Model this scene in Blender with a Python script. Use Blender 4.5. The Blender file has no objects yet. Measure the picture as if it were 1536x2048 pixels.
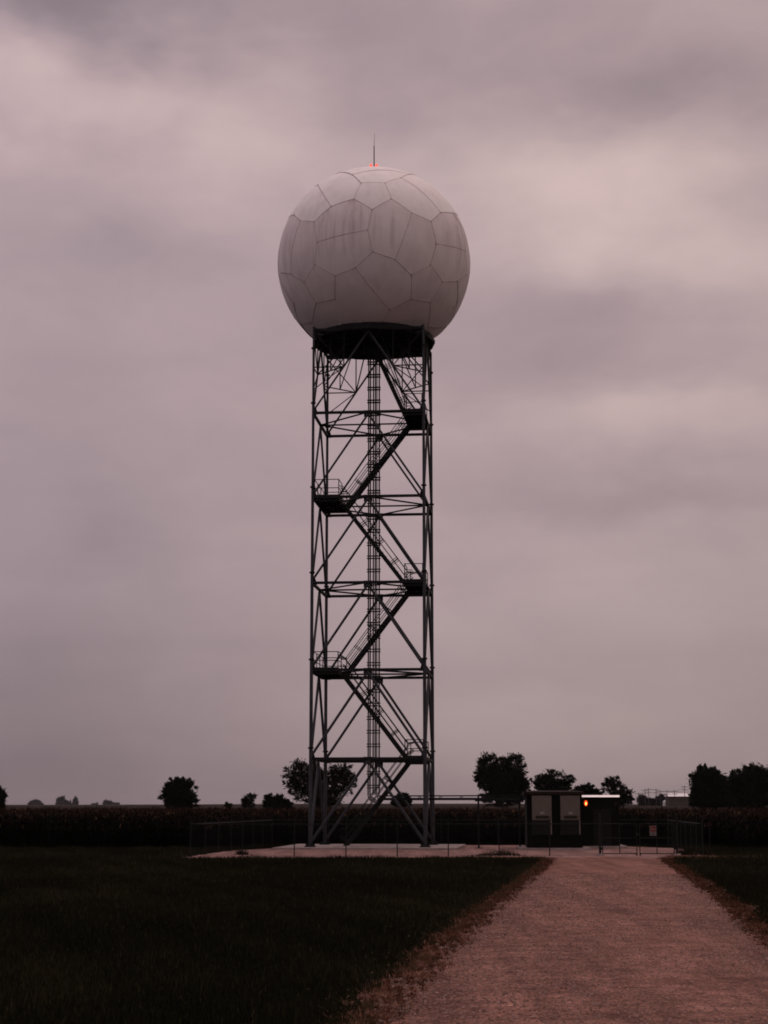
import bpy, math, random
import numpy as np
from mathutils import Vector, Matrix

random.seed(7)
rng = np.random.default_rng(11)
SC = bpy.context.scene
COL = SC.collection
PI = math.pi

# ------------------------------------------------------------------ camera
F_PX, PITCH, EYE = 3453.57, 0.1692, 2.31          # focal length in pixels of the 1536x2048 photo
cam = bpy.data.cameras.new("camera")
cam.sensor_fit = 'VERTICAL'
cam.sensor_height = 36.0
cam.lens = 36.0 * F_PX / 2048.0
cam.clip_start = 0.1
cam.clip_end = 20000
cam_o = bpy.data.objects.new("camera", cam)
COL.objects.link(cam_o)
cam_o.location = (0, 0, EYE)
cam_o.rotation_euler = (PI / 2 + PITCH, 0, 0)
SC.camera = cam_o


def at(px, py, Y):
    """world point that the photo shows at pixel (px, py), at ground distance Y"""
    a, b = (px - 768) / F_PX, (1024 - py) / F_PX
    d = Vector((a, math.cos(PITCH) - b * math.sin(PITCH), math.sin(PITCH) + b * math.cos(PITCH)))
    return Vector((0, 0, EYE)) + d * (Y / d.y)


# ------------------------------------------------------------------ object helpers
def tag(o, label=None, cat=None, group=None, kind=None):
    if label: o['label'] = label
    if cat: o['category'] = cat
    if group: o['group'] = group
    if kind: o['kind'] = kind
    return o


def thing(name, loc, label, cat, rz=0.0, group=None):
    o = bpy.data.objects.new(name, None)
    o.empty_display_size = 0.3
    COL.objects.link(o)
    o.location = loc
    o.rotation_euler = (0, 0, rz)
    return tag(o, label, cat, group)


def copy_tree(o, parent=None):
    c = o.copy()
    COL.objects.link(c)
    if parent: c.parent = parent
    for ch in list(o.children):
        copy_tree(ch, c)
    return c


class MB:
    """collects shapes and links them as ONE mesh object"""
    def __init__(self):
        self.v, self.f = [], []

    def add(self, vs, fs):
        n = len(self.v)
        self.v += [tuple(p) for p in vs]
        self.f += [tuple(i + n for i in q) for q in fs]
        return self

    def box(self, x0, y0, z0, x1, y1, z1):
        vs = [(x, y, z) for z in (z0, z1) for y in (y0, y1) for x in (x0, x1)]
        return self.add(vs, [(0, 2, 3, 1), (4, 5, 7, 6), (0, 1, 5, 4), (2, 6, 7, 3), (0, 4, 6, 2), (1, 3, 7, 5)])

    def tube(self, p, q, r, r2=None, n=8, cap=True):
        p, q = Vector(p), Vector(q)
        r2 = r if r2 is None else r2
        d = (q - p).normalized()
        a = d.orthogonal().normalized() if abs(d.z) < .999 else Vector((1, 0, 0))
        b = d.cross(a)
        vs = []
        for c, rr in ((p, r), (q, r2)):
            for k in range(n):
                t = 2 * PI * k / n
                vs.append(c + (a * math.cos(t) + b * math.sin(t)) * rr)
        fs = [(k, (k + 1) % n, n + (k + 1) % n, n + k) for k in range(n)]
        if cap:
            fs += [tuple(range(n - 1, -1, -1)), tuple(range(n, 2 * n))]
        return self.add(vs, fs)

    def poly(self, pts, r, n=6):
        for p, q in zip(pts[:-1], pts[1:]):
            self.tube(p, q, r, n=n)
        return self

    def bar(self, p, q, w, h, up=(0, 0, 1)):
        """rectangular section w (sideways) x h (along up) from p to q"""
        p, q, up = Vector(p), Vector(q), Vector(up)
        d = (q - p).normalized()
        s = d.cross(up).normalized()
        u = s.cross(d).normalized()
        vs = []
        for c in (p, q):
            for a, b in ((-1, -1), (1, -1), (1, 1), (-1, 1)):
                vs.append(c + s * (a * w / 2) + u * (b * h / 2))
        return self.add(vs, [(0, 1, 2, 3), (7, 6, 5, 4), (0, 4, 5, 1), (1, 5, 6, 2), (2, 6, 7, 3), (3, 7, 4, 0)])

    def disc(self, c, r, z0, z1, n=16):
        c = Vector(c)
        return self.tube(c + Vector((0, 0, z0)), c + Vector((0, 0, z1)), r, n=n)

    def sphere(self, c, rx, ry, rz, n=12, m=8):
        vs = [(c[0], c[1], c[2] - rz)]
        for j in range(1, m):
            t = -PI / 2 + PI * j / m
            for k in range(n):
                a = 2 * PI * k / n
                vs.append((c[0] + rx * math.cos(t) * math.cos(a), c[1] + ry * math.cos(t) * math.sin(a), c[2] + rz * math.sin(t)))
        vs.append((c[0], c[1], c[2] + rz))
        fs = [(0, 1 + (k + 1) % n, 1 + k) for k in range(n)]
        for j in range(m - 2):
            for k in range(n):
                a, b = 1 + j * n + k, 1 + j * n + (k + 1) % n
                fs.append((a, b, b + n, a + n))
        L = len(vs) - 1
        fs += [(L, 1 + (m - 2) * n + k, 1 + (m - 2) * n + (k + 1) % n) for k in range(n)]
        return self.add(vs, fs)

    def build(self, name, mat, parent=None, smooth=False):
        me = bpy.data.meshes.new(name)
        me.from_pydata(self.v, [], self.f)
        me.materials.append(mat)
        if smooth:
            for p in me.polygons: p.use_smooth = True
        o = bpy.data.objects.new(name, me)
        COL.objects.link(o)
        if parent: o.parent = parent
        return o


def mesh_np(name, verts, faces_n, mat, col=None, parent=None, tris=False):
    """numpy mesh of equal-sided faces; verts (N,3) used in order, faces_n verts per face"""
    n = len(verts)
    me = bpy.data.meshes.new(name)
    me.vertices.add(n)
    me.vertices.foreach_set("co", np.ascontiguousarray(verts, dtype=np.float32).ravel())
    nf = n // faces_n
    me.loops.add(n)
    me.loops.foreach_set("vertex_index", np.arange(n, dtype=np.int32))
    me.polygons.add(nf)
    me.polygons.foreach_set("loop_start", np.arange(0, n, faces_n, dtype=np.int32))
    me.polygons.foreach_set("loop_total", np.full(nf, faces_n, dtype=np.int32))
    if col is not None:
        at_ = me.attributes.new("tone", 'FLOAT', 'POINT')
        at_.data.foreach_set("value", np.ascontiguousarray(col, dtype=np.float32))
    me.update()
    me.validate()
    me.materials.append(mat)
    o = bpy.data.objects.new(name, me)
    COL.objects.link(o)
    if parent: o.parent = parent
    return o


# ------------------------------------------------------------------ materials
def new_mat(name):
    m = bpy.data.materials.new(name)
    m.use_nodes = True
    nt = m.node_tree
    return m, nt, nt.nodes['Principled BSDF']


def ramp(nt, src, stops):
    r = nt.nodes.new('ShaderNodeValToRGB')
    el = r.color_ramp.elements
    while len(el) < len(stops): el.new(0.5)
    for e, (p, c) in zip(el, stops):
        e.position = p
        e.color = (*c, 1) if len(c) == 3 else c
    nt.links.new(src, r.inputs[0])
    return r.outputs[0]


def noise(nt, scale, detail=4, rough=.55, stretch=(1, 1, 1), coord='Object', dist=0.0):
    tc = nt.nodes.new('ShaderNodeTexCoord')
    mp = nt.nodes.new('ShaderNodeMapping')
    mp.inputs['Scale'].default_value = stretch
    nt.links.new(tc.outputs[coord], mp.inputs[0])
    n = nt.nodes.new('ShaderNodeTexNoise')
    n.inputs['Scale'].default_value = scale
    n.inputs['Detail'].default_value = detail
    n.inputs['Roughness'].default_value = rough
    n.inputs['Distortion'].default_value = dist
    nt.links.new(mp.outputs[0], n.inputs['Vector'])
    return n.outputs['Fac']


def mottled(name, c0, c1, scale=3.0, rough=.7, metal=0.0, bump=0.0, bscale=None, stretch=(1, 1, 1), spec=None):
    m, nt, b = new_mat(name)
    f = noise(nt, scale, 5, .6, stretch)
    nt.links.new(ramp(nt, f, [(.3, c0), (.7, c1)]), b.inputs['Base Color'])
    b.inputs['Roughness'].default_value = rough
    b.inputs['Metallic'].default_value = metal
    b.inputs['Specular IOR Level'].default_value = .12 if spec is None else spec
    if bump:
        bn = nt.nodes.new('ShaderNodeBump')
        bn.inputs['Strength'].default_value = bump
        nt.links.new(noise(nt, bscale or scale * 6, 4), bn.inputs['Height'])
        nt.links.new(bn.outputs[0], b.inputs['Normal'])
    return m


def toned(name, stops, rough=.8, trans=0.0):
    """foliage colour from the per-vertex kind-of-leaf attribute"""
    m, nt, b = new_mat(name)
    a = nt.nodes.new('ShaderNodeAttribute')
    a.attribute_name = 'tone'
    nt.links.new(ramp(nt, a.outputs['Fac'], stops), b.inputs['Base Color'])
    b.inputs['Roughness'].default_value = rough
    b.inputs['Specular IOR Level'].default_value = .02
    return m


def emitter(name, col, s):
    m, nt, b = new_mat(name)
    b.inputs['Base Color'].default_value = (*col, 1)
    b.inputs['Emission Color'].default_value = (*col, 1)
    b.inputs['Emission Strength'].default_value = s
    return m


M_steel = mottled("galvanised_steel", (.030, .032, .037), (.052, .055, .062), 1.4, .55, .2)
M_steel_dark = mottled("dark_steel", (.010, .0105, .011), (.018, .018, .019), 2.0, .7, .1)
M_grate = mottled("steel_grating", (.007, .007, .007), (.012, .012, .012), 3.0, .8)
M_deck = mottled("deck_underside", (.007, .007, .007), (.011, .011, .011), 2.0, .85)
M_pipe = mottled("riser_pipe", (.016, .016, .017), (.028, .027, .028), 2.5, .6, .2)
M_conduit = mottled("pale_conduit", (.12, .115, .11), (.18, .175, .17), 5, .6)
M_conc = mottled("concrete", (.20, .16, .145), (.38, .32, .30), .9, .9, 0, .3, 14)
M_fence = mottled("fence_metal", (.011, .0115, .011), (.019, .0195, .019), 4, .7, .15)
M_wire = mottled("fence_wire", (.004, .0042, .004), (.007, .0072, .007), 4, .8, .1)
M_hut = mottled("dark_aggregate", (.003, .0026, .0025), (.006, .0052, .0047), 30, .9, 0, .4, 60)
M_hutroof = mottled("roof_slab", (.013, .0085, .007), (.021, .0145, .012), 4, .85)
M_ac = mottled("ac_panel", (.09, .077, .065), (.122, .106, .09), 2.2, .55)
M_acdark = mottled("ac_louvre", (.006, .006, .0055), (.011, .011, .010), 8, .6)
M_actrim = mottled("ac_trim", (.13, .115, .10), (.17, .15, .135), 8, .5)
M_white = mottled("white_plate", (.17, .155, .15), (.23, .21, .20), 6, .6)
M_red = mottled("red_plate", (.13, .022, .018), (.18, .035, .028), 6, .5)
M_black = mottled("black_paint", (.01, .01, .01), (.02, .02, .02), 6, .5)
M_coping = mottled("white_metal_coping", (.55, .53, .53), (.62, .60, .60), 3, .4, .8)
M_bark = mottled("bark", (.018, .014, .011), (.035, .028, .022), 3, .9)
M_far_wall = mottled("far_wall", (.05, .045, .04), (.08, .07, .06), .3, .8)
M_far_roof = mottled("far_white_roof", (.75, .74, .74), (.85, .84, .84), .2, .4, .6)
M_far_eave = mottled("far_eave", (.09, .03, .025), (.12, .045, .035), 1, .8)
M_pole = mottled("weathered_pole", (.05, .04, .035), (.08, .065, .055), 2, .85)
M_tank = mottled("pale_tank", (.5, .49, .48), (.6, .59, .58), .5, .5)
M_leaf = toned("tree_leaves", [(0, (.004, .0055, .003)), (.6, (.009, .012, .006)), (1, (.020, .024, .011))])
M_leaf2 = toned("tree_leaves_brownish", [(0, (.006, .006, .004)), (.6, (.013, .0135, .008)), (1, (.028, .026, .014))])
M_corn = toned("corn_plants", [(0, (.0025, .003, .002)), (.45, (.005, .0055, .003)), (.68, (.020, .0115, .0075)), (.9, (.046, .0245, .015)), (1, (.17, .095, .05))])
M_grass = toned("lawn_blades", [(0, (.008, .0085, .0042)), (.6, (.020, .0200, .0100)), (.85, (.034, .031, .016)), (1, (.07, .05, .028))])
M_dry = toned("dry_grass", [(0, (.03, .015, .009)), (.4, (.10, .043, .025)), (.7, (.24, .125, .085)), (1, (.42, .27, .20))])
M_stone = toned("gravel_stones", [(0, (.07, .042, .035)), (.5, (.17, .105, .088)), (1, (.32, .215, .19))], .9)
M_lampcore = emitter("sodium_lamp", (1, .42, .09), 5.5)
M_lampglow = emitter("amber_lens", (1, .10, .01), 1.0)
M_beacon = emitter("red_beacon", (1, .10, .07), 1.3)


def gravel_mat(name, c0, c1, c2, vscale=26.0, tracks=None):
    m, nt, b = new_mat(name)
    tc = nt.nodes.new('ShaderNodeTexCoord')
    vo = nt.nodes.new('ShaderNodeTexVoronoi')
    vo.inputs['Scale'].default_value = vscale
    nt.links.new(tc.outputs['Object'], vo.inputs['Vector'])
    big = noise(nt, .55, 6, .65)
    fine = noise(nt, 9.0, 6, .75)
    mid = noise(nt, 2.2, 5, .7)
    def mix(kind, fac, a, bb):
        x = nt.nodes.new('ShaderNodeMix')
        x.data_type = 'RGBA'
        x.blend_type = kind
        x.inputs[0].default_value = fac if not hasattr(fac, 'links') else 0
        if hasattr(fac, 'links'): nt.links.new(fac, x.inputs[0])
        nt.links.new(a, x.inputs[6])
        nt.links.new(bb, x.inputs[7])
        return x.outputs[2]
    stones = ramp(nt, vo.outputs['Color'], [(.1, c0), (.5, c1), (.95, c2)])
    base = mix('MULTIPLY', .65, stones, ramp(nt, fine, [(.3, (.45, .42, .42)), (.7, (1.35, 1.3, 1.3))]))
    base = mix('MULTIPLY', .7, base, ramp(nt, big, [(.3, (.55, .44, .40)), (.66, (1.32, 1.28, 1.27))]))
    track = noise(nt, 1.0, 4, .6, (1.5, .07, 1))
    base = mix('MULTIPLY', .75, base, ramp(nt, track, [(.35, (.68, .62, .60)), (.62, (1.18, 1.16, 1.15))]))
    crev_shade = ramp(nt, noise(nt, 38, 2, .5), [(.36, (.22, .2, .2)), (.5, (1.05, 1.05, 1.05))])  # dark gaps between stones: crevice shade painted into the colour
    base = mix('MULTIPLY', .8, base, crev_shade)
    base = mix('MULTIPLY', .6, base, ramp(nt, mid, [(.3, (.48, .40, .37)), (.68, (1.32, 1.3, 1.3))]))
    if tracks:
        wn = nt.nodes.new('ShaderNodeAttribute')
        wn.attribute_name = tracks
        base = mix('MULTIPLY', .8, base, ramp(nt, wn.outputs['Fac'], [(.1, (.78, .68, .63)), (.5, (.98, .96, .95)), (.9, (1.2, 1.19, 1.18))]))
    nt.links.new(base, b.inputs['Base Color'])
    b.inputs['Roughness'].default_value = .95
    b.inputs['Specular IOR Level'].default_value = .15
    bn = nt.nodes.new('ShaderNodeBump')
    bn.inputs['Strength'].default_value = .6
    bn.inputs['Distance'].default_value = .03
    nt.links.new(vo.outputs['Distance'], bn.inputs['Height'])
    nt.links.new(bn.outputs[0], b.inputs['Normal'])
    return m


M_road = gravel_mat("road_gravel", (.13, .069, .053), (.215, .117, .092), (.34, .20, .162), tracks="wear")
M_yard = gravel_mat("yard_gravel", (.20, .132, .118), (.29, .195, .176), (.40, .285, .26), 22)


def lawn_mat():
    m, nt, b = new_mat("lawn_soil")
    f = noise(nt, .22, 8, .7)
    nt.links.new(ramp(nt, f, [(.3, (.003, .0036, .0018)), (.6, (.0055, .006, .003)), (.8, (.011, .009, .005))]), b.inputs['Base Color'])
    b.inputs['Roughness'].default_value = 1
    b.inputs['Specular IOR Level'].default_value = 0
    bn = nt.nodes.new('ShaderNodeBump')
    bn.inputs['Strength'].default_value = .8
    nt.links.new(noise(nt, 14, 5, .8), bn.inputs['Height'])
    nt.links.new(bn.outputs[0], b.inputs['Normal'])
    return m


M_lawn = lawn_mat()


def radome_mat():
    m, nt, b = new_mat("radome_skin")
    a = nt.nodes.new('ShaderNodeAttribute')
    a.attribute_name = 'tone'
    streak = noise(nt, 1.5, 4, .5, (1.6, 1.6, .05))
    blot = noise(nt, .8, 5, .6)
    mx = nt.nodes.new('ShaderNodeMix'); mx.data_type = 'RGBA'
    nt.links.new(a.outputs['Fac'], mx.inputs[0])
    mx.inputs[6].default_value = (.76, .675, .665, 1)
    mx.inputs[7].default_value = (.90, .86, .84, 1)  # paler upper panels: partly rain-washed, partly sky light put into the colour
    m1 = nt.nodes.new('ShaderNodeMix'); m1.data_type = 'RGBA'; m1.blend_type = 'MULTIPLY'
    # rain streaks gather on the steep, darker-toned panels only
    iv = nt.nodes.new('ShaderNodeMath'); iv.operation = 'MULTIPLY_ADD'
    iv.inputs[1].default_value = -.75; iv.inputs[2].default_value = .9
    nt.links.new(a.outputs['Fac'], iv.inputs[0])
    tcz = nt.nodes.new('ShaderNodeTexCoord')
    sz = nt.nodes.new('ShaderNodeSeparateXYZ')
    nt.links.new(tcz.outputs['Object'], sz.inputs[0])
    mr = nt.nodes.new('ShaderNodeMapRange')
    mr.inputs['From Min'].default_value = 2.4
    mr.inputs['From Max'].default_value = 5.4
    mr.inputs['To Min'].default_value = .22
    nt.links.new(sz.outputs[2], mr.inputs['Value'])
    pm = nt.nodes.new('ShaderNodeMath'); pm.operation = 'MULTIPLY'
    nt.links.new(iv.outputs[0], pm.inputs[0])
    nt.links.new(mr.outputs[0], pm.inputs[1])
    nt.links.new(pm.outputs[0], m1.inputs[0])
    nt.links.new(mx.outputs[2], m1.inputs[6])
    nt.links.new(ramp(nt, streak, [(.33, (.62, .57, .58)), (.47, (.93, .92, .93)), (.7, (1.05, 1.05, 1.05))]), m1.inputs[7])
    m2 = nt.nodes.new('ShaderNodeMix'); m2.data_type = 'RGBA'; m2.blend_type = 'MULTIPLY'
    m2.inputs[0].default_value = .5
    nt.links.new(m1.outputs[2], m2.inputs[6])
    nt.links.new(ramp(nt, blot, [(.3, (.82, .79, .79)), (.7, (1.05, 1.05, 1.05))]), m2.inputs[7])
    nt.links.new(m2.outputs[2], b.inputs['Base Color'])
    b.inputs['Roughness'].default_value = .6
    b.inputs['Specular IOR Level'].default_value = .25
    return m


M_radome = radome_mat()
M_seam = mottled("radome_seam", (.34, .255, .235), (.58, .49, .465), 2.5, .8)

# ------------------------------------------------------------------ ground, yard, road
RE = 7000
tag(MB().add([(-RE, -RE, 0), (RE, -RE, 0), (RE, RE, 0), (-RE, RE, 0)], [(0, 1, 2, 3)]).build("ground", M_lawn), kind='structure')


def ragged(pts, step=.5, amp=.12, closed=True):
    out = []
    n = len(pts)
    for i in range(n if closed else n - 1):
        p, q = Vector(pts[i]), Vector(pts[(i + 1) % n])
        k = max(1, int((q - p).length / step))
        nrm = Vector((-(q - p).y, (q - p).x)).normalized()
        for j in range(k):
            t = p.lerp(q, j / k)
            out.append(t + nrm * random.gauss(0, amp))
    if not closed: out.append(Vector(pts[-1]))
    return out


yard_pts = [(-9.5, 79.4), (-9.0, 86.8), (-8.1, 94.7), (-6.6, 98.1), (-5.6, 101), (-4.5, 107.5), (13, 107.5), (16.6, 99.3), (15.9, 90.6), (15.2, 84), (14.6, 79.4)]
yp = ragged(yard_pts, .45, .10)
tag(MB().add([(p.x, p.y, .008) for p in yp], [tuple(range(len(yp)))]).build("gravel_yard", M_yard), kind='structure')

RL = [(-1.75, 6), (-1.05, 13), (-.37, 19.3), (-.05, 22.2), (.47, 26.8), (1.0, 31.3), (2.24, 41.2), (4.07, 54.8), (6.2, 71), (7.3, 80.5)]
RR = [(3.4, 6), (4.3, 14), (4.95, 19.3), (5.4, 22.2), (6.0, 26.8), (6.6, 31.3), (7.95, 41.2), (9.6, 54.8), (11.5, 71), (12.6, 80.5)]


def lerp_edge(E_, y):
    for (x0, y0), (x1, y1) in zip(E_[:-1], E_[1:]):
        if y <= y1: return x0 + (x1 - x0) * (y - y0) / (y1 - y0)
    return E_[-1][0]


ys = list(np.arange(6, 80.5, .35))
vs, fs = [], []
for i, y in enumerate(ys):
    l = lerp_edge(RL, y) + .32 + random.gauss(0, .08) + .16 * math.sin(y * 1.7 + 2 * math.sin(y * .5)) + .12 * math.sin(y * .9) + .1 * math.sin(y * .37 + 1)
    r = lerp_edge(RR, y) + random.gauss(0, .06) + .12 * math.sin(y * .8 + 2) + .1 * math.sin(y * .31)
    for k in range(9):
        t = k / 8
        vs.append((l + (r - l) * t, y, .012 + .05 * math.sin(PI * t) * (1 if 0 < k < 8 else 0)))
    if i:
        a = (i - 1) * 9
        fs += [(a + k, a + k + 1, a + k + 10, a + k + 9) for k in range(8)]
road = tag(MB().add(vs, fs).build("gravel_road", M_road, smooth=True), kind='structure')
wear = [.15, .45, .85, .70, .38, .66, .88, .5, .2]       # packed wheel tracks paler than the crown and the edges
wa = road.data.attributes.new("wear", 'FLOAT', 'POINT')
wa.data.foreach_set("value", np.clip(np.array([wear[i % 9] for i in range(len(vs))]) + rng.normal(0, .07, len(vs)), 0, 1).astype(np.float32))

vs, fs = [], []
for i, y in enumerate(ys):
    wl = .55 + .3 * math.sin(y * .55 + 1) * math.sin(y * .21) + random.gauss(0, .1)
    wr_ = .6 + .3 * math.sin(y * .47) * math.sin(y * .17 + 2) + random.gauss(0, .1)
    vs += [(lerp_edge(RL, y) - .25 + .5 * (wl - .55), y, .006), (lerp_edge(RR, y) + .1 + .8 * max(.1, wr_), y, .006)]
    if i: fs.append((2 * i - 2, 2 * i - 1, 2 * i + 1, 2 * i))
tag(MB().add(vs, fs).build("road_verge", mottled("verge_soil", (.035, .016, .010), (.11, .055, .040), 1.6, 1, 0, .8, 12)), kind='structure')

# ------------------------------------------------------------------ radar tower
TX, TY, TR = -.612, 101.38, -.095
H = 3.23
tower = thing("radar_tower", (TX, TY, 0), "tall open lattice steel tower with zigzag stairs carrying the white dome", "tower", TR)
PADZ = .10
cp = thing("concrete_pad", (TX, TY, 0), "square pale concrete slab under the feet of the lattice tower", "concrete pad", TR)
MB().box(-5.1, -5.1, 0, 5.1, 5.1, PADZ).build("slab", M_conc, cp)
j_ = MB()
for k in (-1.7, 1.7):
    j_.box(k - .02, -5.08, PADZ, k + .02, 5.08, PADZ + .003)
j_.build("joint", M_hutroof, cp)

LV = [5.0 * k for k in range(1, 7)]
corners = {'fl': (-H, -H), 'fr': (H, -H), 'br': (H, H), 'bl': (-H, H)}


def leg_r(z): return .108 - .0013 * z


for cn, (x, y) in corners.items():
    m = MB()
    zs = [.16] + [5 * k + .6 for k in range(1, 6)] + [28.9, 30.2]
    for z0, z1 in zip(zs[:-1], zs[1:]):
        m.tube((x, y, z0), (x, y, z1), leg_r(z0), n=12)
    leg = m.build("leg", M_steel, tower, smooth=False)
    for z in zs[1:-1]:
        MB().disc((x, y, 0), leg_r(z) + .07, z - .045, z + .045).build("flange", M_steel_dark, leg)
    b_ = MB().box(x - .3, y - .3, PADZ, x + .3, y + .3, PADZ + .06)
    for k in range(4):
        a = PI / 4 + k * PI / 2
        b_.bar((x + .1 * math.cos(a), y + .1 * math.sin(a), .26), (x + .32 * math.cos(a), y + .32 * math.sin(a), .21), .02, .14)
    b_.build("base_plate", M_steel_dark, leg)
    sx, sy = -np.sign(x), -np.sign(y)
    for z in LV[:5]:
        g = MB()
        g.add([(x, y + e, z + h) for h, e in ((-.1, -.012), (.34, -.012), (.34, .012), (-.1, .012))] + [(x + sx * q, y + e, z + h) for q, h, e in ((.3, -.1, -.012), (.16, .34, -.012), (.16, .34, .012), (.3, -.1, .012))],
              [(0, 1, 2, 3), (4, 7, 6, 5), (0, 4, 5, 1), (1, 5, 6, 2), (2, 6, 7, 3), (3, 7, 4, 0)])
        g.add([(x + e, y, z + h) for h, e in ((-.1, -.012), (.34, -.012), (.34, .012), (-.1, .012))] + [(x + e, y + sy * q, z + h) for q, h, e in ((.3, -.1, -.012), (.16, .34, -.012), (.16, .34, .012), (.3, -.1, .012))],
              [(0, 1, 2, 3), (4, 7, 6, 5), (0, 4, 5, 1), (1, 5, 6, 2), (2, 6, 7, 3), (3, 7, 4, 0)])
        g.build("gusset_plate", M_steel_dark, leg)

cyc = ['fl', 'fr', 'br', 'bl']
mids = [((corners[a][0] + corners[b][0]) / 2, (corners[a][1] + corners[b][1]) / 2) for a, b in zip(cyc, cyc[1:] + cyc[:1])]
for z in LV:
    m = MB()
    for a, b in zip(cyc, cyc[1:] + cyc[:1]):
        m.bar((*corners[a], z), (*corners[b], z), .13, .15)
    for p, q in zip(mids, mids[1:] + mids[:1]):
        m.tube((*p, z - .01), (*q, z - .01), .05)
    m.tube((-H, 0, z - .02), (H, 0, z - .02), .05)
    for (x, y) in mids:
        m.box(x - .25, y - .014, z - .3, x + .25, y + .014, z + .1) if abs(y) > 1 else m.box(x - .014, y - .25, z - .3, x + .014, y + .25, z + .1)
    m.build("horizontal_frame", M_steel_dark, tower)

for k, z1 in enumerate(LV):
    z0 = .32 if k == 0 else LV[k - 1] + .12
    r = .082 - .005 * k
    for i, (a, b) in enumerate(zip(cyc, cyc[1:] + cyc[:1])):
        for c in (a, b):
            p, q = Vector((*corners[c], z0)), Vector((*mids[i], z1 - .12))
            p = p.lerp(q, .03)
            MB().tube(p, q, r, n=10).build("diagonal_brace", M_steel, tower)

# secondary struts below the platform
zb = 27.75
t = (zb - 25.12) / (29.88 - 25.12)
nodes = []
for i, (a, b) in enumerate(zip(cyc, cyc[1:] + cyc[:1])):
    for c in (a, b):
        p, q = Vector((*corners[c], 25.12)), Vector((*mids[i], 29.88))
        nodes.append((c, i, p.lerp(q, t)))
for c in cyc:
    two = [n for n in nodes if n[0] == c]
    m = MB()
    lp = Vector((*corners[c], zb))
    for n in two:
        m.tube(lp, n[2], .036, n=6)
        m.tube(n[2], Vector((*corners[c], 29.9)), .036, n=6)
        d = (n[2] - lp).normalized()
        m.tube(n[2], Vector((n[2].x, n[2].y, 29.95)), .036, n=6)
        m.tube(n[2], Vector((n[2].x * .45, n[2].y * .45, 29.95)), .04, n=6)
        m.tube(n[2], Vector((*corners[c], 26.4)), .03, n=6)
    m.tube(two[0][2], two[1][2], .04, n=6)
    mid = (two[0][2] + two[1][2]) / 2
    m.tube(mid, Vector((mid.x * .6, mid.y * .6, 29.95)), .036, n=6)
    m.tube(mid, Vector((mid.x, mid.y, 29.95)), .034, n=6)
    m.build("knee_strut", M_steel_dark, tower)

# platform
PR = 3.66
m = MB().disc((0, 0, 0), PR - .06, 29.95, 30.05, 48)
plat = m.build("platform", M_deck, tower)
m = MB()
for k in range(16):
    a0, a1 = 2 * PI * k / 16, 2 * PI * (k + 1) / 16
    m.bar((PR * math.cos(a0), PR * math.sin(a0), 30.0), (PR * math.cos(a1), PR * math.sin(a1), 30.0), .1, .18)
m.build("rim", M_steel_dark, plat)
m = MB()
for k in range(16):
    a = 2 * PI * (k + .5) / 16
    m.bar((.5 * math.cos(a), .5 * math.sin(a), 29.88), (3.55 * math.cos(a), 3.55 * math.sin(a), 29.88), .1, .13)
for x, y in corners.values():
    s = 1 / math.hypot(x, y)
    m.bar((x * .8, y * .8, 30.02), (x, y, 30.02), .2, .2)
m.build("joist", M_deck, plat)
m = MB().disc((0, 0, 0), .62, 29.35, 29.94, 12)
m.tube((0, 0, 29.0), (0, 0, 29.35), .2, .6, n=12)
m.build("hatch", M_steel_dark, plat)

# landings and stairs
RX, LX = 2.1, -1.72
for k, z in enumerate(LV[:5]):
    right = (k % 2 == 0)
    x0, x1 = (RX, H - .1) if right else (-H + .1, LX)
    y0, y1 = -H + .08, .98
    m = MB().box(x0, y0, z - .04, x1, y1, z + .02)
    l = m.build("landing", M_grate, tower)
    e = MB()
    for xa, ya, xb, yb in ((x0, y0, x1, y0), (x0, y1, x1, y1), (x0, y0, x0, y1), (x1, y0, x1, y1)):
        e.bar((xa, ya, z - .14), (xb, yb, z - .14), .07, .2)
    for q in (.25, .5, .75):
        e.bar((x0, y0 + (y1 - y0) * q, z - .12), (x1, y0 + (y1 - y0) * q, z - .12), .06, .15)
    e.build("frame", M_steel_dark, l)
    g = MB()
    inner, outer = (x0, x1) if right else (x1, x0)
    runs = [((inner, y0), (outer, y0)), ((outer, y0), (outer, y1)), ((outer, y1), (inner, y1)), ((inner, y0), (inner, y0 + 1.6))]
    for p, q in runs:
        for hz in (.55, 1.05):
            g.tube((*p, z + hz), (*q, z + hz), .024, n=6)
        L_ = math.hypot(q[0] - p[0], q[1] - p[1])
        nn = max(1, round(L_ / 1.3))
        for i in range(nn + 1):
            x, y = p[0] + (q[0] - p[0]) * i / nn, p[1] + (q[1] - p[1]) * i / nn
            g.tube((x, y, z), (x, y, z + 1.07), .026, n=6)
        g.bar((*p, z + .1), (*q, z + .1), .012, .12)
    g.build("guard_rail", M_steel_dark, l)


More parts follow.
